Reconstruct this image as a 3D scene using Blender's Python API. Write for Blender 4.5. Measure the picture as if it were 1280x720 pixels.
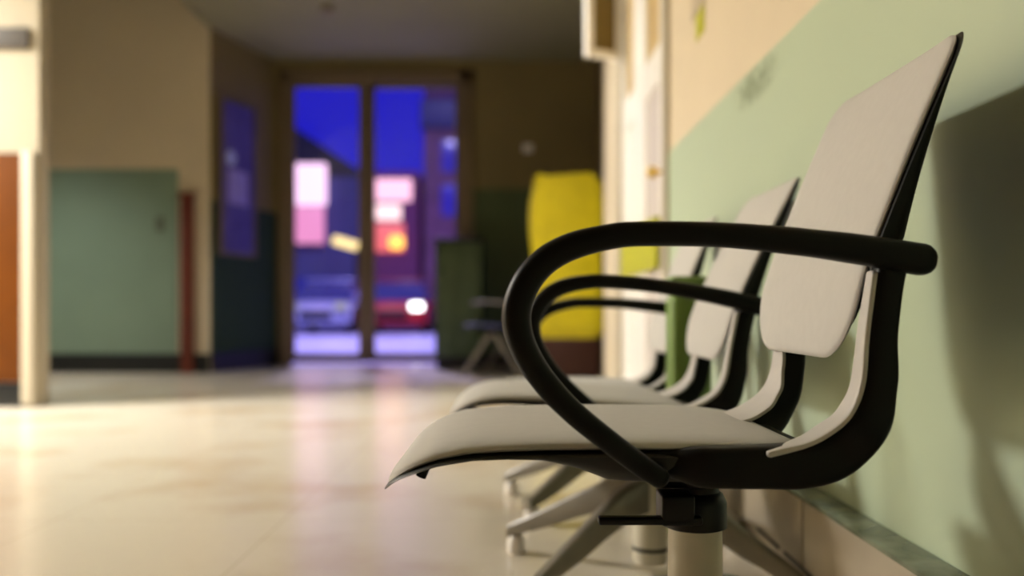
import bpy, bmesh, math, random
from math import sin, cos, pi, radians as R
from mathutils import Vector, Matrix
random.seed(4)
for o in list(bpy.data.objects): bpy.data.objects.remove(o, do_unlink=True)
S = bpy.context.scene
COL = S.collection

# ------------------------------------------------------------------ camera
cd = bpy.data.cameras.new('camera'); cam = bpy.data.objects.new('camera', cd); COL.objects.link(cam)
cd.sensor_width = 36; cd.lens = 36*1140/1280; cd.shift_y = 28/1280
cam.location = (0, 0, .56); cam.rotation_euler = (R(90), 0, 0)
cd.dof.use_dof = True; cd.dof.focus_distance = 1.12; cd.dof.aperture_fstop = 1.9
cd.clip_start = .02; cd.clip_end = 300
S.camera = cam
# ------------------------------------------------------------------ exposure, sky, lights
S.view_settings.view_transform = 'Standard'; S.view_settings.look = 'None'
S.view_settings.gamma = 1; S.view_settings.use_curve_mapping = False
S.view_settings.exposure = 0.2
w = bpy.data.worlds.new('dusk'); S.world = w; w.use_nodes = True
bg = w.node_tree.nodes['Background']; bg.inputs[0].default_value = (.016, .014, .47, 1); bg.inputs[1].default_value = 1.0

def area(name, loc, size, power, color, rot=(0, 0, 0), spread=180):
    l = bpy.data.lights.new(name, 'AREA'); l.shape = 'RECTANGLE'; l.size, l.size_y = size
    l.energy = power; l.color = color; l.spread = R(spread)
    o = bpy.data.objects.new(name, l); o.location = loc; o.rotation_euler = rot; COL.objects.link(o); return o
WARM = (1, .96, .90)
area('ceiling_lamp_main', (-5.0, 4.2, 3.05), (1.1, 1.1), 600, WARM, spread=170)
area('ceiling_lamp_alcove', (-4.1, 6.7, 3.05), (.5, .5), 30, WARM, spread=100)
area('lobby_fill_light', (-.3, 5.2, 3.05), (.6, .5), 30, WARM, spread=124)  # unseen fill light, set here to brighten the yellow sack

# ------------------------------------------------------------------ materials
def mat(name, col, rough=.6, metal=0, noise=0, nscale=20, bump=0, bscale=200, spec=.5, coat=0, emit=None, es=1, col2=None):
    m = bpy.data.materials.new(name); m.use_nodes = True; nt = m.node_tree; b = nt.nodes['Principled BSDF']
    b.inputs['Base Color'].default_value = (*col, 1); b.inputs['Roughness'].default_value = rough
    b.inputs['Metallic'].default_value = metal; b.inputs['Specular IOR Level'].default_value = spec
    b.inputs['Coat Weight'].default_value = coat
    tc = nt.nodes.new('ShaderNodeTexCoord')
    if noise:
        n = nt.nodes.new('ShaderNodeTexNoise'); n.inputs['Scale'].default_value = nscale; n.inputs['Detail'].default_value = 4
        nt.links.new(tc.outputs['Object'], n.inputs['Vector'])
        r = nt.nodes.new('ShaderNodeValToRGB'); r.color_ramp.elements[0].position = .35; r.color_ramp.elements[1].position = .65
        c2 = col2 or tuple(c*(1-noise) for c in col)
        r.color_ramp.elements[0].color = (*c2, 1); r.color_ramp.elements[1].color = (*col, 1)
        nt.links.new(n.outputs['Fac'], r.inputs['Fac']); nt.links.new(r.outputs['Color'], b.inputs['Base Color'])
    if bump:
        n = nt.nodes.new('ShaderNodeTexNoise'); n.inputs['Scale'].default_value = bscale; n.inputs['Detail'].default_value = 3
        nt.links.new(tc.outputs['Object'], n.inputs['Vector'])
        bp = nt.nodes.new('ShaderNodeBump'); bp.inputs['Strength'].default_value = bump; bp.inputs['Distance'].default_value = .002
        nt.links.new(n.outputs['Fac'], bp.inputs['Height']); nt.links.new(bp.outputs['Normal'], b.inputs['Normal'])
    if emit:
        b.inputs['Emission Color'].default_value = (*emit, 1); b.inputs['Emission Strength'].default_value = es
    return m

def glass(name, tint=(1, 1, 1), fac=.12):
    m = bpy.data.materials.new(name); m.use_nodes = True; nt = m.node_tree; nt.nodes.remove(nt.nodes['Principled BSDF'])
    t = nt.nodes.new('ShaderNodeBsdfTransparent'); t.inputs[0].default_value = (*tint, 1)
    g = nt.nodes.new('ShaderNodeBsdfGlossy'); g.inputs['Roughness'].default_value = .02
    x = nt.nodes.new('ShaderNodeMixShader'); x.inputs[0].default_value = fac
    nt.links.new(t.outputs[0], x.inputs[1]); nt.links.new(g.outputs[0], x.inputs[2])
    nt.links.new(x.outputs[0], nt.nodes['Material Output'].inputs[0]); return m

M = dict(
    fabric=mat('grey_fabric', (.50, .49, .465), .85, noise=.03, nscale=60, bump=.1, bscale=500, spec=.2),
    liner=mat('grey_plastic', (.48, .46, .43), .55, noise=.04),
    black=mat('black_plastic', (.005, .005, .004), .42, bump=.08, bscale=500, spec=.15),
    blackm=mat('black_metal', (.006, .006, .006), .4, spec=.25),
    pan=mat('seat_pan_plastic', (.010, .009, .006), .5, bump=.06, bscale=400, spec=.35),
    column=mat('beige_painted_steel', (.58, .55, .44), .35, noise=.06, nscale=9),
    leg=mat('grey_painted_steel', (.22, .20, .16), .35, noise=.1, nscale=20),
    wall=mat('cream_wall_paint', (.62, .53, .38), .6, noise=.05, nscale=2.5, bump=.15, bscale=90),
    greenw=mat('sage_green_wall_paint', (.43, .52, .37), .45, noise=.07, nscale=3, bump=.1, bscale=90),
    greenb=mat('blue_green_wall_paint', (.20, .29, .22), .45, noise=.07, nscale=2),
    darkgreen=mat('dark_green_paint', (.07, .11, .04), .5, noise=.1, nscale=3),
    lobbyw_shade=mat('lobby_paint_shaded', (.20, .155, .06), .6, noise=.06, nscale=2),  # cream wall darkened: the dim lobby's shade is put into this colour
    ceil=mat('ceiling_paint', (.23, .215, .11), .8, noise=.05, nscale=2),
    base=mat('black_vinyl_base', (.006, .008, .009), .35),
    wood=mat('brown_wood_laminate', (.13, .036, .001), .5, noise=.18, nscale=6, spec=.15),
    white=mat('white_gloss_paint', (.86, .84, .80), .3, noise=.03, nscale=5),
    whitep=mat('pale_grey_door_panel', (.58, .53, .50), .4, noise=.03, nscale=5),
    cream=mat('cream_frame_paint', (.48, .43, .33), .4, noise=.03, nscale=5),
    red=mat('dark_red_wood', (.13, .018, .006), .5, noise=.15, nscale=8),
    frame=mat('bronze_door_frame', (.20, .15, .09), .45, metal=.3, noise=.05),
    yellow=mat('yellow_plastic', (.80, .66, .01), .4, noise=.12, nscale=7, bump=.5, bscale=12),
    lime=mat('yellow_green_plastic', (.42, .42, .02), .45, noise=.06),
    binbrown=mat('dark_brown_plastic', (.05, .012, .006), .5, noise=.1),
    bingreen=mat('green_plastic', (.17, .28, .06), .45, noise=.06, nscale=9),
    trunk=mat('brown_grey_metal', (.36, .31, .23), .4, noise=.12, nscale=6),
    trunktop=mat('grey_green_metal', (.20, .22, .15), .25, noise=.35, nscale=10, col2=(.07, .085, .05)),
    sign=mat('dark_grey_sign', (.07, .06, .05), .5, noise=.1),
    brass=mat('brass', (.55, .38, .12), .3, metal=1),
    glass=glass('clear_glass', (.95, .96, 1), .03),
    mirror=mat('dark_gloss_glass', (.01, .01, .02), .08, spec=.3),
    olive=mat('olive_panel', (.16, .11, .02), .5, noise=.1),
)

# floor: polished vinyl with faint tile joints and stains
def floor_mat():
    m = mat('polished_vinyl_floor', (.72, .62, .45), .3); nt = m.node_tree; b = nt.nodes['Principled BSDF']
    tc = nt.nodes.new('ShaderNodeTexCoord')
    n = nt.nodes.new('ShaderNodeTexNoise'); n.inputs['Scale'].default_value = 1.6; n.inputs['Detail'].default_value = 6
    n2 = nt.nodes.new('ShaderNodeTexNoise'); n2.inputs['Scale'].default_value = 35
    r = nt.nodes.new('ShaderNodeValToRGB'); e = r.color_ramp.elements
    e[0].position = .3; e[0].color = (.50, .40, .27, 1); e[1].position = .5; e[1].color = (.62, .56, .45, 1)
    br = nt.nodes.new('ShaderNodeTexBrick'); br.inputs['Scale'].default_value = 1; br.offset = 0
    br.inputs['Brick Width'].default_value = .61; br.inputs['Row Height'].default_value = .61; br.inputs['Mortar Size'].default_value = .002
    br.inputs['Color1'].default_value = br.inputs['Color2'].default_value = (1, 1, 1, 1); br.inputs['Mortar'].default_value = (.8, .75, .68, 1)
    mx = nt.nodes.new('ShaderNodeMix'); mx.data_type = 'RGBA'; mx.blend_type = 'MULTIPLY'; mx.inputs[0].default_value = 1
    for q in (n, n2, br): nt.links.new(tc.outputs['Object'], q.inputs['Vector'])
    nt.links.new(n.outputs['Fac'], r.inputs['Fac']); nt.links.new(r.outputs['Color'], mx.inputs[6]); nt.links.new(br.outputs['Color'], mx.inputs[7])
    nt.links.new(mx.outputs[2], b.inputs['Base Color'])
    mr = nt.nodes.new('ShaderNodeMapRange'); mr.inputs['To Min'].default_value = .16; mr.inputs['To Max'].default_value = .26
    nt.links.new(n2.outputs['Fac'], mr.inputs['Value']); nt.links.new(mr.outputs[0], b.inputs['Roughness'])
    return m
M['floor'] = floor_mat()

# dado with scuff marks near its top edge (wear on the paint)
def dado_mat():
    m = mat('scuffed_sage_paint', (.43, .52, .37), .45); nt = m.node_tree; b = nt.nodes['Principled BSDF']
    tc = nt.nodes.new('ShaderNodeTexCoord'); sp = nt.nodes.new('ShaderNodeSeparateXYZ'); nt.links.new(tc.outputs['Object'], sp.inputs[0])
    def mth(op, a, bb=None, cl=False):
        q = nt.nodes.new('ShaderNodeMath'); q.operation = op; q.use_clamp = cl
        for i, v in enumerate((a, bb)):
            if v is None: continue
            if isinstance(v, (int, float)): q.inputs[i].default_value = v
            else: nt.links.new(v, q.inputs[i])
        return q.outputs[0]
    dy = mth('DIVIDE', mth('SUBTRACT', sp.outputs['Y'], 2.32), .24); dz = mth('DIVIDE', mth('SUBTRACT', sp.outputs['Z'], 1.135), .055)
    rr = mth('ADD', mth('MULTIPLY', dy, dy), mth('MULTIPLY', dz, dz))
    mask = mth('SUBTRACT', 1.0, rr, True)
    n = nt.nodes.new('ShaderNodeTexNoise'); n.inputs['Scale'].default_value = 30; n.inputs['Detail'].default_value = 5; nt.links.new(tc.outputs['Object'], n.inputs['Vector'])
    k = mth('MULTIPLY', mask, mth('MULTIPLY', mth('SUBTRACT', n.outputs['Fac'], .36, True), 5.0, True), True)
    mx = nt.nodes.new('ShaderNodeMix'); mx.data_type = 'RGBA'; nt.links.new(k, mx.inputs[0])
    mx.inputs[6].default_value = (.43, .52, .37, 1); mx.inputs[7].default_value = (.20, .24, .14, 1)
    nt.links.new(mx.outputs[2], b.inputs['Base Color']); return m
M['dado'] = dado_mat()

# ------------------------------------------------------------------ mesh helpers
def smooth_obj(me, ang=40):
    for p in me.polygons: p.use_smooth = True
    try: me.set_sharp_from_angle(angle=R(ang))
    except Exception: pass

def link(name, bm, m, parent=None, ang=40):
    bmesh.ops.recalc_face_normals(bm, faces=bm.faces)
    me = bpy.data.meshes.new(name); bm.to_mesh(me); bm.free(); me.materials.append(M[m] if isinstance(m, str) else m)
    smooth_obj(me, ang)
    o = bpy.data.objects.new(name, me); COL.objects.link(o)
    if parent: o.parent = parent
    return o

def box(bm, x0, x1, y0, y1, z0, z1, bev=0):
    r = bmesh.ops.create_cube(bm, size=1)
    for v in r['verts']:
        v.co = Vector((x0+(v.co.x+.5)*(x1-x0), y0+(v.co.y+.5)*(y1-y0), z0+(v.co.z+.5)*(z1-z0)))
    if bev:
        es = list({e for v in r['verts'] for e in v.link_edges})
        bmesh.ops.bevel(bm, geom=es, offset=bev, segments=3, profile=.5, affect='EDGES')

def B(*a, **k):
    bm = bmesh.new(); box(bm, *a, **k); return bm

def lathe(bm, prof, cx, cy, n=40):
    """prof [(r,z)] revolved about the vertical through (cx,cy)"""
    rings = []
    for r, z in prof:
        rings.append([bm.verts.new((cx+r*cos(2*pi*i/n), cy+r*sin(2*pi*i/n), z)) for i in range(n)])
    for a, b in zip(rings, rings[1:]):
        for i in range(n): bm.faces.new((a[i], a[(i+1) % n], b[(i+1) % n], b[i]))
    bm.faces.new(rings[0]); bm.faces.new(rings[-1][::-1])

def tube(bm, p, q, r, n=16):
    p, q = Vector(p), Vector(q); d = (q-p); L = d.length
    rot = d.to_track_quat('Z', 'Y').to_matrix().to_4x4(); rot.translation = (p+q)/2
    bmesh.ops.create_cone(bm, cap_ends=True, segments=n, radius1=r, radius2=r, depth=L, matrix=rot)

def catmull(P, n):
    """smooth n samples, evenly spaced, through a list of tuples"""
    P = [Vector(p) for p in P]; Q = [2*P[0]-P[1]]+P+[2*P[-1]-P[-2]]; out = []
    for i in range(1, len(Q)-2):
        a, b, c, d = Q[i-1:i+3]
        for k in range(24):
            t = k/24
            out.append(.5*((2*b)+(c-a)*t+(2*a-5*b+4*c-d)*t*t+(3*b-a-3*c+d)*t**3))
    out.append(P[-1])
    L = [0]
    for a, b in zip(out, out[1:]): L.append(L[-1]+(b-a).xyz.length if len(a) == 3 else L[-1]+math.hypot(b[0]-a[0], b[1]-a[1]))
    res = []; j = 0
    for i in range(n):
        s = L[-1]*i/(n-1)
        while j < len(L)-2 and L[j+1] < s: j += 1
        f = (s-L[j])/max(1e-9, L[j+1]-L[j]); res.append(out[j].lerp(out[j+1], min(1, f)))
    return res, L[-1]

def sweep5(bm, path, n=60, sec=20, p=2.8, round_ends=(True, True)):
    P, _ = catmull([(a[0], a[1]) for a in path], n)
    # interpolate the extra values by nearest parameter along chord length
    D = [0]
    for a, b in zip(path, path[1:]): D.append(D[-1]+math.hypot(b[0]-a[0], b[1]-a[1]))
    def ex(f):
        s = f*D[-1]; j = 0
        while j < len(D)-2 and D[j+1] < s: j += 1
        t = min(1, max(0, (s-D[j])/max(1e-9, D[j+1]-D[j]))); t = t*t*(3-2*t)
        return [path[j][k]*(1-t)+path[j+1][k]*t for k in (2, 3, 4)]
    rings = []
    rows = []
    for i in range(n):
        a = P[max(0, i-1)]; b = P[min(n-1, i+1)]; T = Vector((b[0]-a[0], b[1]-a[1])).normalized()
        rows.append((P[i], T, ex(i/(n-1)), 1.0))
    def capr(row, sgn):
        (q, T, e, _) = row; out = []
        for k in (.35, .65, .85, .97):
            out.append((Vector((q[0]+sgn*T[0]*e[0]*k, q[1]+sgn*T[1]*e[0]*k)), T, e, math.sqrt(max(0.02, 1-k*k))))
        return out
    if round_ends[0]: rows = capr(rows[0], -1)[::-1]+rows
    if round_ends[1]: rows = rows+capr(rows[-1], 1)
    for q, T, (ht, yc, hw), sc in rows:
        N = Vector((-T[1], T[0])); ring = []
        for k in range(sec):
            t = 2*pi*k/sec; c, s = cos(t), sin(t)
            u = math.copysign(abs(c)**(2/p), c)*ht*sc; v = math.copysign(abs(s)**(2/p), s)*hw*sc
            ring.append(bm.verts.new((q[0]+N[0]*u, yc+v, q[1]+N[1]*u)))
        rings.append(ring)
    for a, b in zip(rings, rings[1:]):
        for k in range(sec): bm.faces.new((a[k], a[(k+1) % sec], b[(k+1) % sec], b[k]))
    bm.faces.new(rings[0]); bm.faces.new(rings[-1][::-1])

def pad(bm, prof, y0, y1, tf, tb, r0, r1, p=5, lat=0, offs=0):
    """upholstered pad or moulded shell following side profile prof [(x,z)]; r0/r1 corner radii at its start/end,
       tf/tb thickness to the front/back (numbers or functions of the length fraction)"""
    P, L = catmull(prof, 81); hb = (y1-y0)/2; yc = (y0+y1)/2; ha = L/2
    F = tf if callable(tf) else (lambda f: tf)
    K = tb if callable(tb) else (lambda f: tb)
    out = []
    def arc(ca, cb, r, t0):
        for k in range(11):
            t = t0+(pi/2)*k/10; out.append((ca+r*cos(t), cb+r*sin(t)))
    arc(ha-r1, hb-r1, r1, 0); 
    for k in range(1, 10): out.append((ha-r1-(2*ha-r1-r0)*k/10, hb))
    arc(-ha+r0, hb-r0, r0, pi/2)
    for k in range(1, 8): out.append((-ha, (hb-r0)*(1-2*k/8)))
    arc(-ha+r0, -hb+r0, r0, pi)
    for k in range(1, 10): out.append((-ha+r0+(2*ha-r1-r0)*k/10, -hb))
    arc(ha-r1, -hb+r1, r1, 3*pi/2)
    for k in range(1, 8): out.append((ha, -(hb-r1)*(1-2*k/8)))
    def at(a, b, h):
        f = min(1, max(0, (a+ha)/L)); i = min(79, int(f*80)); t = f*80-i
        q = P[i].lerp(P[i+1], t); A = P[max(0, i-1)]; C = P[min(80, i+2)]; T = Vector((C[0]-A[0], C[1]-A[1])).normalized()
        h = h(f)+lat*abs(b/hb)**6+offs
        return (q[0]-T[1]*h, yc+b, q[1]+T[0]*h)
    R_ = [0.12, .3, .5, .68, .8, .88, .94, .975, .993]
    n = len(out)
    def surf(fn, sg):
        rings = []
        for r in R_:
            g = (1-r**p)**(1/2.2)
            rings.append([bm.verts.new(at(a*r, b*r, lambda f: sg*fn(f)*g)) for a, b in out])
        c = bm.verts.new(at(0, 0, lambda f: sg*fn(f)))
        for k in range(n): bm.faces.new((c, rings[0][k], rings[0][(k+1) % n]))
        for A, C in zip(rings, rings[1:]):
            for k in range(n): bm.faces.new((A[k], A[(k+1) % n], C[(k+1) % n], C[k]))
        return rings[-1]
    edge = [bm.verts.new(at(a, b, lambda f: 0)) for a, b in out]
    for last in (surf(F, 1), surf(K, -1)):
        for k in range(n): bm.faces.new((last[k], last[(k+1) % n], edge[(k+1) % n], edge[k]))

def empty(name, loc, label, cat, group=None, rz=0):
    o = bpy.data.objects.new(name, None); o.location = loc; o.rotation_euler = (0, 0, rz); COL.objects.link(o)
    o.empty_display_size = .05
    tag(o, label, cat, group); return o
def tag(o, label, cat, group=None, kind=None):
    o['label'] = label; o['category'] = cat
    if group: o['group'] = group
    if kind: o['kind'] = kind
    return o
def struct(name, bm, m, ang=30):
    o = link(name, bm, m, ang=ang); o['kind'] = 'structure'; return o
def shift(bm, d): bmesh.ops.translate(bm, vec=d, verts=bm.verts); return bm

# ------------------------------------------------------------------ room shell
CZ = 3.1; XW = .62; YF = 9.3
struct('floor', B(-6.2, 3.2, -2.2, YF+.12, -.1, 0), 'floor')
bm = bmesh.new(); box(bm, -6.2, 3.2, -2.2, 5.42, CZ, CZ+.1); box(bm, -2.715, 3.2, 5.42, YF+.2, CZ, CZ+.1)
box(bm, -6.2, -2.615, 5.32, 8.45, 3.8, 3.9); box(bm, -6.2, -2.615, 5.32, 5.42, CZ+.1, 3.8); box(bm, -2.715, -2.615, 5.42, 8.45, CZ+.1, 3.8)
struct('ceiling', bm, 'ceil')
# right wall with a door opening from y 3.62 to 5.24
bm = bmesh.new()
box(bm, XW, XW+.15, -2.2, 3.62, 0, CZ); box(bm, XW, XW+.15, 5.24, 6.15, 0, CZ); box(bm, XW, XW+.15, 3.62, 5.24, 2.6, CZ)
struct('wall_right', bm, 'wall')
struct('wall_right_dado', B(XW-.004, XW, -2.2, 3.60, .0, 1.18), 'dado').name = 'trim_1'
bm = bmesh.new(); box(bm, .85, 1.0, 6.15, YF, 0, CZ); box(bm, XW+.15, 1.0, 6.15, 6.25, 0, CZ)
struct('wall_lobby_right', bm, 'lobbyw_shade')
struct('wall_back', B(-6.2, XW+.15, -2.2, -2.05, 0, CZ), 'wood')  # unseen wall, given a dark surface to cut bounce light
struct('wall_left', B(-6.2, -6.05, -2.05, 8.2, 0, 3.8), 'wall')
struct('wall_alcove', B(-6.2, -2.715, 8.2, 8.35, 0, 3.8), 'wall')
# slanting lobby wall
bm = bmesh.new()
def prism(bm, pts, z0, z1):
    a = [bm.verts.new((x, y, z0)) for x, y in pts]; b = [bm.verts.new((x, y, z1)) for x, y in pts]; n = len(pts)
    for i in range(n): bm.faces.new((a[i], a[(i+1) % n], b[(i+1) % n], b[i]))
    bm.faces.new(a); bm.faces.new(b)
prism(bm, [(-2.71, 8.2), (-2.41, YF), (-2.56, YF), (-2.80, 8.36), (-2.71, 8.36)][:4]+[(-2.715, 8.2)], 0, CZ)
struct('wall_lobby_left', bm, 'lobbyw_shade')
# far wall round the entrance
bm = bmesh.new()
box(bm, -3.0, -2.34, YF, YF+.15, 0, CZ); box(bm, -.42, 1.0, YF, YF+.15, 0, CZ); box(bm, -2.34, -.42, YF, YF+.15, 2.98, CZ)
struct('wall_far', bm, 'lobbyw_shade')
# painted dados and skirtings
struct('trim_2', B(-6.05, -3.0, 8.192, 8.2, .17, 1.83, bev=.002), 'greenb')
struct('trim_3', B(-.41, .85, YF-.006, YF, .13, 1.8), 'darkgreen')
bm = bmesh.new(); prism(bm, [(-2.70, 8.2), (-2.40, YF), (-2.41, YF), (-2.71, 8.2)], .13, 1.55); struct('trim_4', bm, mat('teal_paint_shaded', (.035, .06, .045), .8, spec=.1, noise=.08))  # dado green darkened, lobby shade is part of the colour
struct('baseboard_alcove', B(-6.05, -2.72, 8.18, 8.2, 0, .17, bev=.004), 'base')
struct('baseboard_far', B(-.41, .85, YF-.02, YF, 0, .13, bev=.004), 'base')
bm = bmesh.new(); prism(bm, [(-2.69, 8.2), (-2.39, YF), (-2.41, YF), (-2.71, 8.2)], 0, .17); struct('baseboard_lobby_left', bm, 'base')
# wall stub on the left with brown panel
struct('wall_left_stub', B(-6.05, -2.75, 5.3, 5.42, 0, CZ), mat('stub_paint_darkened', (.38, .33, .23), .6, noise=.05, nscale=2.5))  # cream wall paint darkened to offset the strong lamp light here
struct('trim_6', B(-2.835, -2.765, 5.262, 5.3, 0.02, 1.48, bev=.004), 'cream')
struct('baseboard_left_stub', B(-6.05, -2.84, 5.27, 5.3, 0, .14, bev=.003), 'base')
struct('trim_7', B(-6.05, -2.842, 5.275, 5.3, .145, 1.47, bev=.003), 'wood')

# ------------------------------------------------------------------ entrance door
bm = bmesh.new()
box(bm, -2.36, -2.26, YF-.05, YF+.1, 0, 2.98, bev=.005); box(bm, -.52, -.40, YF-.05, YF+.1, 0, 2.98, bev=.005)
box(bm, -2.36, -.40, YF-.05, YF+.1, 2.88, 3.0, bev=.005)
struct('door_1', bm, 'frame')
for i, (x0, x1) in enumerate(((-2.26, -1.47), (-1.49, -.52))):
    t = empty('sliding_door', ((x0+x1)/2, YF+.046*i, 0),
              ['left glass sliding door leaf, dark roof and pink sign behind it',
               'right glass sliding door leaf, red lit shopfront behind it'][i], 'door', 'entrance door leaves')
    hw = (x1-x0)/2; bm = bmesh.new()
    box(bm, -hw, -hw+(.05 if i == 0 else .09), -.02, .02, .03, 2.88, bev=.003); box(bm, hw-(.09 if i == 0 else .06), hw, -.02, .02, .03, 2.88, bev=.003)
    box(bm, -hw+.05, hw-.06, -.02, .02, .03, .12, bev=.003); box(bm, -hw+.05, hw-.06, -.02, .02, 2.83, 2.88, bev=.003)
    link('door_frame', bm, 'frame', t)
    link('glass_pane', B(-hw+.05, hw-.06, -.004, .004, .12, 2.83), 'glass', t)

# glazed noticeboard on the slanting wall; street reflections are painted in behind the glass
d = Vector((.30, 1.10, 0)).normalized(); ang = math.atan2(d.y, d.x)
t = empty('notice_board', (-2.60, 8.56, 1.07), 'tall narrow glass fronted board on the dark wall left of the entrance', 'notice board', rz=ang)
bm = bmesh.new(); box(bm, -.30, .30, -.024, -.004, 0, 1.45, bev=.004); box(bm, -.30, -.272, -.052, -.02, 0, 1.45); box(bm, .272, .30, -.052, -.02, 0, 1.45); link('board_frame', bm, 'frame', t)
link('backing', B(-.27, .27, -.030, -.024, .03, 1.42), mat('violet_reflection_tint', (.16, .12, .34), .6, noise=.3, nscale=5), t)
link('reflection_patch', B(-.16, .17, -.033, -.0305, .48, .80, bev=.001), mat('lilac_reflection', (.55, .45, .80), .5, noise=.2), t)  # flat patch standing for a reflection in the glass
bm = bmesh.new(); tube(bm, (-.12, -.0305, .90), (-.12, -.04, .90), .07, 24); link('glint_disc', bm, mat('pale_blue_glint', (.75, .80, 1), .5), t)  # pale disc standing for a light's glint in the glass
link('glass_front', B(-.27, .27, -.050, -.046, .03, 1.42), 'glass', t)

# ------------------------------------------------------------------ white double door in the right wall
bm = bmesh.new()
box(bm, XW-.02, XW+.15, 3.58, 3.66, 0, 2.66, bev=.004); box(bm, XW-.02, XW+.15, 5.2, 5.30, 0, 2.66, bev=.004); box(bm, XW-.02, XW+.15, 3.66, 5.2, 2.58, 2.66, bev=.004)
struct('door_2', bm, 'cream')
for i, (y0, y1) in enumerate(((3.66, 4.43), (4.43, 5.2))):
    t = empty('door_leaf', (XW+.01, y0, 0), ['near white door leaf with round brass knob in the right wall', 'far white door leaf beside the dark lobby opening'][i], 'door')
    a, b = 0, y1-y0; bm = bmesh.new()
    wv = .24 if i == 0 else .3
    box(bm, 0, .045, a, a+wv, 0, 2.57, bev=.003); box(bm, 0, .045, b-.12, b, 0, 2.57, bev=.003)
    box(bm, 0, .045, a+wv, b-.12, 0, .2, bev=.003); box(bm, 0, .045, a+wv, b-.12, 1.55, 1.71, bev=.003); box(bm, 0, .045, a+wv, b-.12, 2.45, 2.57, bev=.003)
    link('stiles', bm, 'white', t)
    link('panel', B(.012, .035, a+wv, b-.12, .2, 1.55), 'whitep' if i == 0 else 'white', t)
    link('vision_pane', B(.015, .03, a+wv, b-.12, 1.71, 2.45), mat('tan_glow_pane', (.55, .40, .18), .3), t)  # opaque tan stands for the glow of the lit room behind
    if i == 0:
        bm = bmesh.new(); tube(bm, (0, .10, 1.13), (-.035, .10, 1.13), .009)
        bmesh.ops.create_uvsphere(bm, u_segments=20, v_segments=12, radius=.026, matrix=Matrix.Translation((-.05, .10, 1.13)))
        bmesh.ops.create_cone(bm, cap_ends=True, segments=24, radius1=.03, radius2=.03, depth=.006, matrix=Matrix.Translation((-.003, .10, 1.13)) @ Matrix.Rotation(pi/2, 4, 'Y'))
        link('knob', bm, 'brass', t)
tag(link('plaque', shift(B(XW-.014, XW-.004+.012, 3.85, 5.05, .74, .96, bev=.004), (-.004, 0, 0)), 'lime'), 'yellow-green plastic notice plate low on the white door', 'sign')
# projecting framed sign
t = empty('projecting_sign', (.62, 5.16, 1.97), 'white framed sign with brown face projecting from the door frame top', 'sign', rz=R(-155))
bm = bmesh.new()
box(bm, 0, .235, -.02, .02, 0, .045, bev=.006); box(bm, 0, .235, -.02, .02, .43, .475, bev=.006); box(bm, 0, .045, -.02, .02, .045, .43, bev=.006); box(bm, .19, .235, -.02, .02, .045, .43, bev=.006)
link('sign_frame', bm, 'white', t); link('sign_face', B(.045, .19, -.006, .006, .045, .43), 'olive', t)

# ------------------------------------------------------------------ perimeter trunking on the right wall
t = empty('heating_trunking', (XW-.03, 1.3, 0), 'low brown-grey metal trunking along the foot of the green wall', 'trunking')
def tr(bm): return shift(bm, (-(XW-.03), -1.3, 0))
XF = .556
for a, b in ((-.4, 1.742), (1.75, 2.185), (2.19, 3.5)):
    bm = bmesh.new(); box(bm, XF, XF+.012, a, b, .045, .196, bev=.002); link('cover_panel', tr(bm), 'trunk', t)
bm = bmesh.new(); box(bm, XF-.002, XW-.004, -.4, 3.5, .196, .204, bev=.002); link('top_cap', tr(bm), 'trunktop', t)
bm = bmesh.new(); box(bm, XF+.014, XW-.004, -.4, 3.5, 0.002, .19); link('back_box', tr(bm), 'blackm', t)
bm = bmesh.new(); box(bm, XF+.002, XF+.013, -.4, 3.5, .002, .036, bev=.001); link('toe_strip', tr(bm), 'trunk', t)
bm = bmesh.new(); box(bm, XF-.003, XF+.001, 1.90, 2.06, .062, .069); box(bm, XF-.003, XF+.001, 1.60, 1.86, .062, .069); box(bm, XF-.003, XF+.001, 1.05, 1.5, .062, .069); link('vent_slot', tr(bm), 'blackm', t)

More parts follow.
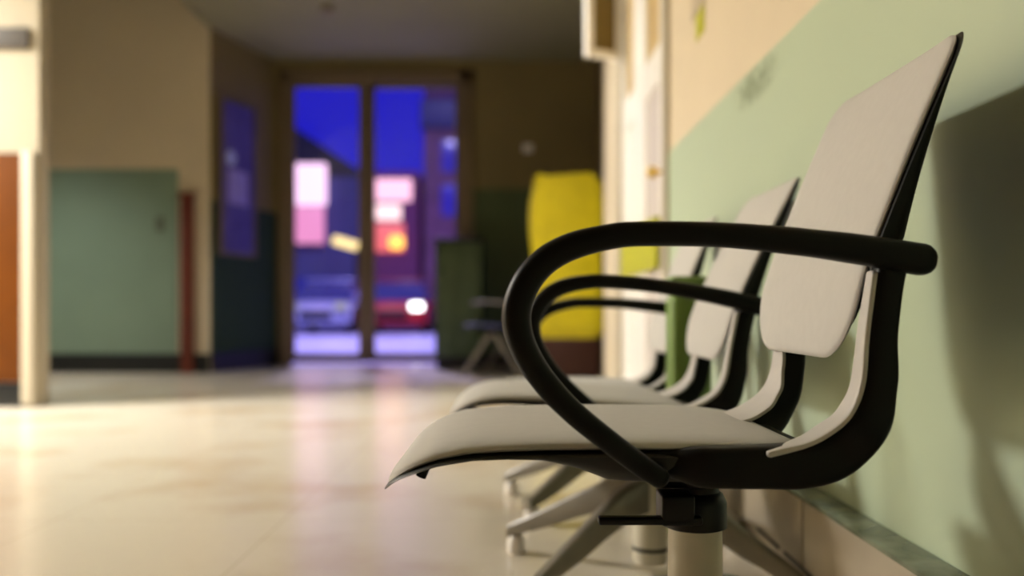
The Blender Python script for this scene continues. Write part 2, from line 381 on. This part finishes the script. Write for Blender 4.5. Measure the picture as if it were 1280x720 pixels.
# ------------------------------------------------------------------ the waiting chairs
HX, HY = .242, 1.205
def make_chair():
    root = empty('waiting_chair', (HX, HY, 0), 'x', 'chair', 'grey armchairs in a row along the green wall')
    L = lambda name, bm, m, par=root: link(name, shift(bm, (-HX, -HY, 0)) , m, par, 50)
    # --- seat cushion and pan
    seatp = [(-.145, .356), (-.130, .372), (-.106, .387), (-.065, .400), (0, .405), (.107, .407), (.233, .406), (.335, .402)]
    bm = bmesh.new(); pad(bm, seatp, 1.015, 1.415, .012, .006, .07, .06, p=8); L('seat_cushion', bm, 'fabric')
    panp = [(-.150, .350), (-.133, .367), (-.107, .380), (-.065, .3925), (0, .3965), (.107, .398), (.233, .397), (.36, .398)]
    def belly(f):
        x = (f-.33)/.2
        return .004+.034*max(0, min(1, x))**1.5
    bm = bmesh.new(); pad(bm, panp, 1.005, 1.425, .004, belly, .075, .05, p=7); pan = L('seat_pan', bm, 'pan')
    for q in (1.03, 1.39):
        bm = bmesh.new(); tube(bm, (-.098, q, .384), (-.103, q, .372), .006, 10); L('pan_clip', bm, 'black')
    # --- side frames (a J of black plastic with a grey inner face)
    jp = [(.424, .622, .0145), (.412, .600, .0165), (.4035, .535, .0165), (.401, .480, .019), (.388, .435, .023), (.360, .402, .026), (.322, .389, .0255), (.270, .387, .024), (.215, .387, .023), (.16, .390, .014), (.12, .393, .005)]
    for yc, sg in ((1.000, 1), (1.315, -1)):
        bm = bmesh.new()
        sweep5(bm, [(x, z, h, yc+(.012 if i > 4 else 0)*(-1 if yc > 1.2 else 1)+(.02 if i > 8 else 0)*(-1 if yc > 1.2 else 1), .016+.004*(i > 3)-.008*(i > 9)) for i, (x, z, h) in enumerate(jp)], n=70, p=4); fr = L('side_frame', bm, 'black')
        lp = [(.393, .600), (.385, .535), (.380, .480), (.367, .447), (.345, .427), (.318, .4135), (.280, .404)]
        wd = [.010, .013, .016, .020, .024, .020, .005] if sg == 1 else [.010, .016, .026, .040, .052, .056, .045]
        bm = bmesh.new(); sweep5(bm, [(x, z, .0035, (yc-.014+w_ if sg == 1 else yc+.014-w_), w_) for (x, z), w_ in zip(lp, wd)], n=40, p=5); L('frame_liner', bm, 'liner')
    # --- backrest
    bp = [(.374, .503), (.384, .545), (.397, .600), (.416, .655), (.454, .752), (.507, .875)]
    bm = bmesh.new(); pad(bm, bp, 1.012, 1.402, .010, .008, .085, .04, p=7, lat=.006); L('back_pad', bm, 'fabric')
    def bt(f): return .003+.035*max(0, min(1, (f-.08)/.22))*max(0.0, 1-max(0, f-.30)/.70)**1.25
    bp2 = [(.386, .535), (.391, .565), (.400, .605), (.4175, .655), (.457, .752), (.509, .8745)]
    bm = bmesh.new(); pad(bm, bp2, 1.006, 1.406, .002, bt, .06, .03, p=9, lat=.004); L('back_shell', bm, 'black')
    # --- armrest loop
    ap = [(.441, .615, .0175), (.38, .625, .0165), (.311, .634, .0150), (.225, .6415, .0135), (.138, .6425, .0135), (.103, .639, .0140), (.064, .629, .0150),
          (.034, .612, .0155), (.0135, .586, .0160), (.0045, .553, .0160), (.013, .518, .0150), (.035, .483, .0140), (.065, .451, .0130), (.104, .419, .0125), (.139, .392, .0125), (.160, .378, .012)]
    bm = bmesh.new(); sweep5(bm, [(x, z, h, .985+.012*(i > 13), .017 if i < 11 else .013) for i, (x, z, h) in enumerate(ap)], n=110, p=2.6); arm = L('armrest', bm, 'black')
    bm = bmesh.new(); tube(bm, (.425, .964, .613), (.425, .972, .613), .004, 12); L('arm_screw', bm, 'blackm', arm) if False else bm.free()
    # --- mechanism, lever, column, base
    bm = bmesh.new(); box(bm, HX-.06, HX+.06, HY-.06, HY+.06, .335, .368, bev=.008); lathe(bm, [(.020, .336), (.030, .330), (.031, .322), (.036, .319), (.041, .308), (.0415, .276), (.037, .274)], HX, HY); L('tilt_mechanism', bm, 'blackm')
    bm = bmesh.new(); box(bm, .105, HX-.01, HY-.10, HY-.082, .299, .3085, bev=.003); box(bm, HX-.06, HX-.02, HY-.10, HY-.05, .298, .335, bev=.003); L('height_lever', bm, 'blackm')
    bm = bmesh.new(); lathe(bm, [(.034, .02), (.0375, .03), (.0365, .16), (.0350, .279), (.030, .281)], HX, HY); col = L('column', bm, 'column')
    bm = bmesh.new(); lathe(bm, [(.0372, .048), (.0385, .049), (.0385, .055), (.0372, .056)], HX, HY); L('ring', bm, 'blackm', col)
    for k in (224, 152, 44, 316):
        a = R(k)
        ux, uy = cos(a), sin(a); bm = bmesh.new(); rings = []
        for s, z0, z1, wd in ((.030, .135, .205, .020), (.10, .125, .190, .019), (.17, .100, .155, .017), (.23, .075, .122, .016), (.345, .036, .062, .013)):
            cx, cy = HX+ux*s, HY+uy*s
            rings.append([bm.verts.new((cx+uy*q*wd, cy-ux*q*wd, z)) for q, z in ((-1, z0), (1, z0), (1.0, z1-.008), (.6, z1), (-.6, z1), (-1.0, z1-.008))])
        for A, C in zip(rings, rings[1:]):
            for q in range(6): bm.faces.new((A[q], A[(q+1) % 6], C[(q+1) % 6], C[q]))
        bm.faces.new(rings[0]); bm.faces.new(rings[-1][::-1])
        lg = L('leg', bm, 'leg')
        bm = bmesh.new(); lathe(bm, [(.019, 0), (.021, .004), (.021, .030), (.015, .040)], HX+ux*.325, HY+uy*.325, 20); g = L('glide', bm, 'white', lg)
    return root

def copy_tree(o, parent=None):
    c = o.copy(); COL.objects.link(c); c.parent = parent
    for ch in o.children: copy_tree(ch, c)
    return c
chair1 = make_chair()
chair2 = copy_tree(chair1); chair3 = copy_tree(chair1)
chair1['label'] = 'nearest grey waiting chair in sharp focus with black loop armrest'
chair2['label'] = 'middle grey waiting chair directly behind the nearest one, slightly blurred'
chair3['label'] = 'farthest grey waiting chair of the row, mostly hidden by the middle one'
chair2.location = (HX+.055, HY+.75, 0); chair3.location = (HX+.045, HY+1.42, 0)
BASE = ('leg', 'column', 'glide', 'ring')
for c, dz, tilt in ((chair2, -.034, 4.0), (chair3, -.062, 0)):
    for ch in c.children:
        n = ch.name.split('.')[0]
        if n in ('leg', 'column'): continue
        ch.location = (0, 0, dz)
        if n not in ('tilt_mechanism', 'height_lever'):
            pv = Vector((0, 0, .36)); Mx = Matrix.Rotation(R(tilt), 4, 'Y')
            ch.location = pv - (Mx @ pv) + Vector((-.035 if c is chair2 else 0, 0, dz)); ch.rotation_euler = (0, R(tilt), 0)
# green slim bin between the middle and farthest chairs
t = empty('waste_bin', (.45, 2.285, 0), 'slim green plastic bin standing between the middle and farthest chairs', 'bin')
bm = bmesh.new(); box(bm, -.06, .045, -.045, .045, 0, .60, bev=.02); link('bin_body', bm, 'bingreen', t)
bm = bmesh.new(); box(bm, -.062, .047, -.047, .047, .60, .645, bev=.012); link('bin_lid', bm, 'bingreen', t)

# ------------------------------------------------------------------ things on the walls
tag(link('wall_notice', B(XW-.004, XW, 2.92, 3.14, 1.55, 2.2, bev=.001), mat('notice_paper', (.50, .42, .30), .6, noise=.2, nscale=14)), 'tan paper notice pinned high on the cream right wall', 'notice')
tag(link('wall_sticker', B(XW-.004, XW, 2.93, 3.06, 1.46, 1.545, bev=.001), 'lime'), 'small yellow sticker just below the tan notice', 'sticker')
tag(link('room_sign', B(-3.25, -2.80, 5.28, 5.3, 2.08, 2.20, bev=.003), 'sign'), 'dark grey name plate on the cream wall at upper left', 'sign')
bm = bmesh.new(); box(bm, -3.2, -3.12, 8.18, 8.192, 1.27, 1.40, bev=.004); box(bm, -3.17, -3.15, 8.172, 8.181, 1.31, 1.36, bev=.003)
tag(link('wall_switch', bm, mat('switch_plate', (.10, .12, .09), .4)), 'small dark switch plate on the pale green panel', 'switch')
bm = bmesh.new(); box(bm, -2.955, -2.845, 8.12, 8.18, .0, 1.59, bev=.008); box(bm, -2.965, -2.835, 8.11, 8.18, 1.57, 1.61, bev=.006)
tag(link('upright_board', bm, 'red'), 'narrow dark red upright board beside the pale green panel', 'board')
bm = bmesh.new(); lathe(bm, [(.05, CZ), (.055, CZ-.01), (.05, CZ-.035), (.02, CZ-.05)], -1.55, 7.66, 24)
tag(link('smoke_detector', bm, 'frame'), 'small dark round detector on the lobby ceiling', 'detector')
bm = bmesh.new(); box(bm, .11, .21, YF-.03, YF-.006, 2.17, 2.25, bev=.006); box(bm, .13, .19, YF-.034, YF-.03, 2.19, 2.23)
tag(link('wall_thermostat', bm, 'white'), 'small pale control box on the dark wall right of the entrance', 'control box')

# ------------------------------------------------------------------ lobby furniture
t = empty('green_cabinet', (-.51, 8.85, 0), 'dark green cabinet with black top standing at the right of the entrance', 'cabinet')
link('body', B(-.22, .22, -.2, .2, .12, 1.21, bev=.006), 'darkgreen', t)
link('cabinet_top', B(-.235, .235, -.215, .215, 1.21, 1.245, bev=.006), 'blackm', t)
link('plinth', B(-.21, .21, -.18, .18, 0, .12), 'base', t)
bm = bmesh.new(); box(bm, -.208, -.004, -.212, -.2, .14, 1.19, bev=.003); link('cabinet_door', bm, 'darkgreen', t)
bm = bmesh.new(); box(bm, .004, .208, -.212, -.2, .14, 1.19, bev=.003); link('cabinet_door', bm, 'darkgreen', t)

def lobby_seat(x, y):
    t = empty('lobby_chair', (x, y, 0), '', 'chair', 'black chairs in the dark lobby')
    sp = [(-.25, .40), (-.20, .43), (0, .42), (.18, .41)]
    bm = bmesh.new(); pad(bm, sp, -.22, .22, .02, .02, .08, .06); link('seat', bm, 'black', t)
    bm = bmesh.new(); pad(bm, [(.16, .45), (.20, .60), (.25, .80), (.27, .95)], -.22, .22, .015, .015, .06, .06); link('backrest', bm, 'black', t)
    bm = bmesh.new(); sweep5(bm, [(.20, .62, .012, -.24, .02), (0, .63, .012, -.24, .02), (-.16, .62, .012, -.24, .02)], n=20); sweep5(bm, [(.20, .62, .01, -.24, .012), (.17, .45, .01, -.24, .012)], n=10); link('armrest', bm, 'leg', t)
    for s in (-1, 1):
        bm = bmesh.new(); prism_l = [(0, .39, .022, -.2, .02), (s*.13, .19, .02, -.2, .02), (s*.245, .02, .018, -.2, .02)]
        sweep5(bm, prism_l, n=16, p=4); link('leg', bm, 'leg', t)
        bm = bmesh.new(); sweep5(bm, [(a, b, c, .2, e) for a, b, c, d_, e in prism_l], n=16, p=4); link('leg', bm, 'leg', t)
    bm = bmesh.new(); box(bm, -.03, .03, -.25, .25, .365, .405, bev=.004); link('beam', bm, 'blackm', t)
    return t
a = lobby_seat(-.17, 7.85); a['label'] = 'black lobby chair with splayed grey legs beside the yellow sack'
b = lobby_seat(.0, 8.40); b['label'] = 'rear black lobby chair by the green cabinet, lost in shadow'

# yellow sack on a dark stand
t = empty('waste_sack_stand', (.44, 7.35, 0), 'tall yellow plastic sack standing on a dark brown bin base', 'waste sack')
bm = bmesh.new(); bmesh.ops.create_grid(bm, x_segments=1, y_segments=1, size=.1); bm.clear()
NZ, NA = 40, 72; rings = []
for i in range(NZ):
    f = i/(NZ-1); z = .34+1.25*f; ring = []
    for k in range(NA):
        t_ = 2*pi*k/NA; c, s = cos(t_), sin(t_)
        ex = .22
        hx = (.285+.015*sin(f*9+1))*(1-.25*max(0, f-.9)); hy = .18+.01*sin(f*7)
        if f < .06: hx *= .86+2.3*f; hy *= .86+2.3*f
        rip = 1+.012*sin(9*t_+f*6)+.01*sin(17*t_-f*9)
        x = math.copysign(abs(c)**ex, c)*hx*rip; y = math.copysign(abs(s)**ex, s)*hy*rip
        zz = z+(.05*sin(3*t_+.6)+.03*sin(8*t_))*max(0, (f-.8)/.2)
        ring.append(bm.verts.new((x, y, zz)))
    rings.append(ring)
for A, C in zip(rings, rings[1:]):
    for k in range(NA): bm.faces.new((A[k], A[(k+1) % NA], C[(k+1) % NA], C[k]))
bm.faces.new(rings[0]); cv = bm.verts.new((0, 0, 1.58))
for k in range(NA): bm.faces.new((rings[-1][k], rings[-1][(k+1) % NA], cv))
link('sack', bm, 'yellow', t)
link('bin_base', B(-.235, .255, -.16, .16, .03, .345, bev=.02), 'binbrown', t)
for sx in (-1, 1):
    for sy in (-1, 1): bm = bmesh.new(); tube(bm, (sx*.2, sy*.12-.01, .02), (sx*.2, sy*.12+.01, .02), .02, 14); link('castor', bm, 'blackm', t)
link('rear_frame', B(.30, .325, -.14, .16, .03, 1.45, bev=.005), 'binbrown', t)

# ------------------------------------------------------------------ the street outside at dusk
struct('street_ground', B(-40, 30, YF+.15, 90, -.15, -.05), mat('blue_paving', (.30, .28, .42), .5, noise=.2, nscale=1.2)).name = 'floor_street'
def sc(x, y, Y): return ((x-640)/1140*Y, .56+(388-y)/1140*Y)
def em(name, c, s): return mat(name, (.02, .02, .02), .5, emit=c, es=s)
# left building, gabled roof
YB = 30
t = empty('street_building', (-6.1, YB, -.05), 'dark blue building with sloping black roof seen through the left door', 'building')
bm = bmesh.new(); box(bm, -3.5, 1.4, 0, 6, 0, 5.0); link('facade', bm, mat('blue_render', (.05, .05, .14), .7, noise=.2, nscale=1), t)
bm = bmesh.new(); v = [bm.verts.new(p) for p in ((-3.7, -.02, 5.0), (1.4, -.02, 5.0), (-1.6, -.02, 7.0), (-3.7, -.02, 7.6), (-3.7, 6.2, 5.0), (1.4, 6.2, 5.0), (-1.6, 6.2, 7.0), (-3.7, 6.2, 7.6))]
for f in ((0, 1, 2, 3), (4, 5, 6, 7), (0, 1, 5, 4), (1, 2, 6, 5), (2, 3, 7, 6), (3, 0, 4, 7)): bm.faces.new([v[i] for i in f])
link('roof', bm, mat('slate', (.01, .01, .015), .8), t)
bm = bmesh.new(); box(bm, -1.3, 1.35, -.03, 0, .1, 1.7, bev=.02); link('shop_window', bm, mat('dusk_window', (.03, .04, .25), .2, noise=.2), t)
t = empty('illuminated_sign', (-6.55, YB-.26, 2.75), 'tall pink and white illuminated sign behind the left door', 'sign')
link('upper_panel', B(-.52, .48, -.08, .2, 1.25, 2.6, bev=.05), em('pink_white_light', (1, .62, .85), 1.5), t)
link('lower_panel', B(-.52, .40, -.08, .2, .0, 1.2, bev=.05), em('pink_light', (.9, .30, .55), 1.0), t)
t = empty('street_lantern', (-4.95, 27.6, -.05), 'warm yellow slanted street light left of the middle door post', 'street light')
bm = bmesh.new(); tube(bm, (.25, 0, 0), (.25, 0, 2.55), .05); link('post', bm, 'blackm', t)
bm = bmesh.new(); box(bm, -.48, .30, -.12, .12, -.13, .13, bev=.05); bmesh.ops.rotate(bm, verts=bm.verts, cent=(0, 0, 0), matrix=Matrix.Rotation(R(16), 3, 'Y')); shift(bm, (0, 0, 2.62)); link('lamp_head', bm, em('yellow_light', (1, .72, .25), 1.7), t)
# right building
t = empty('street_building', (-1.95, YB-1, -.05), 'dark reddish brick building at the right of the entrance view', 'building')
link('facade', B(-.85, 3.5, 0, 6, 0, 8.6), mat('brick_dusk', (.14, .05, .10), .8, noise=.3, nscale=2), t)
bm = bmesh.new(); box(bm, -.95, 3.6, -.15, 6, 6.4, 7.3, bev=.03); link('fascia', bm, mat('navy_fascia', (.01, .012, .09), .5), t)
for zz in (1.6, 3.6, 5.0):
    link('window', B(-.3, .5, -.03, .0, zz, zz+1.0, bev=.01), mat('violet_window', (.05, .04, .3), .2), t)
t = empty('shopfront', (-3.85, YB-1.2, -.05), 'red lit shopfront with white and pink sign bands behind the right door', 'shop')
link('shop_wall', B(-.78, .90, 0, 4, 0, 5.0), mat('maroon_wall', (.10, .01, .06), .7), t)
link('sign_band', B(-.7, .68, -.1, 0, 4.05, 4.75, bev=.04), em('rose_white_light', (1, .50, .62), 1.5), t)
link('sign_band', B(-.7, .35, -.1, 0, 3.45, 3.95, bev=.04), em('pale_light', (1, .66, .62), 1.6), t)
link('sign_band', B(-.7, .45, -.1, 0, 2.45, 3.35, bev=.04), em('red_light', (1, .16, .14), 1.0), t)
link('orange_lamp', B(.0, .45, -.22, -.1, 2.55, 2.95, bev=.1), em('orange_light', (1, .45, .06), 2.6), t)
link('awning', B(-.1, .98, -.9, -.1, 1.0, 1.55, bev=.05), mat('lilac_awning', (.5, .42, .75), .6), t)

def car(x, y, body, label, headl, rz=0):
    t = empty('car', (x, y, -.05), label, 'car', rz=rz)
    W = .88; bm = bmesh.new()
    prof = [(-2.05, .28, .86), (-2.0, .62, .86), (-1.2, .86, .84), (1.85, .90, .84), (2.05, .70, .86), (2.05, .28, .86)]   # along y
    rr = []
    for s in range(9):
        q = -1+2*s/8; k = 1-.06*abs(q)**4
        rr.append([bm.verts.new((q*W, py*k, pz if pz < .5 else pz-.05*abs(q)**3)) for py, pz, _ in prof])
    for A, C in zip(rr, rr[1:]):
        for i in range(6): bm.faces.new((A[i], A[(i+1) % 6], C[(i+1) % 6], C[i]))
    bm.faces.new(rr[0]); bm.faces.new(rr[-1][::-1]); link('body', bm, body, t)
    bm = bmesh.new(); a = [bm.verts.new(p) for p in ((-.80, -1.1, .86), (.80, -1.1, .86), (.78, 1.7, .88), (-.78, 1.7, .88))]
    c = [bm.verts.new(p) for p in ((-.62, -.35, 1.40), (.62, -.35, 1.40), (.60, 1.2, 1.42), (-.60, 1.2, 1.42))]
    for i in range(4): bm.faces.new((a[i], a[(i+1) % 4], c[(i+1) % 4], c[i]))
    bm.faces.new(c); bm.faces.new(a[::-1]); link('cabin_glass', bm, mat('car_glass', (.03, .03, .08), .08), t)
    link('roof', B(-.62, .62, -.35, 1.2, 1.40, 1.45, bev=.02), body, t)
    for sx in (-1, 1):
        link('headlamp', B(sx*.62-.16, sx*.62+.16, -2.06, -1.9, .62, .80, bev=.04), em('headlamp_light', (1, .95, .9), 6 if (headl and sx > 0) else .35), t)
        for yy in (-1.3, 1.3):
            bm = bmesh.new(); tube(bm, (sx*.70, yy, .32), (sx*.88, yy, .32), .32, 28); link('wheel', bm, 'blackm', t)
    link('grille', B(-.4, .4, -2.07, -1.98, .40, .60, bev=.02), 'blackm', t)
    return t
car(-4.95, 25.0, mat('silver_car_paint', (.28, .28, .42), .3, metal=.3), 'silver car parked across the street behind the left door', False)
car(-3.05, 25.2, mat('red_car_paint', (.25, .01, .01), .3), 'red car with one bright white headlamp behind the right door', True)
# unseen fill light, added high up to brighten cars and paving
area('street_fill_light', (-3.6, 17, 12), (2, 2), 3600, (.62, .55, 1), spread=150)
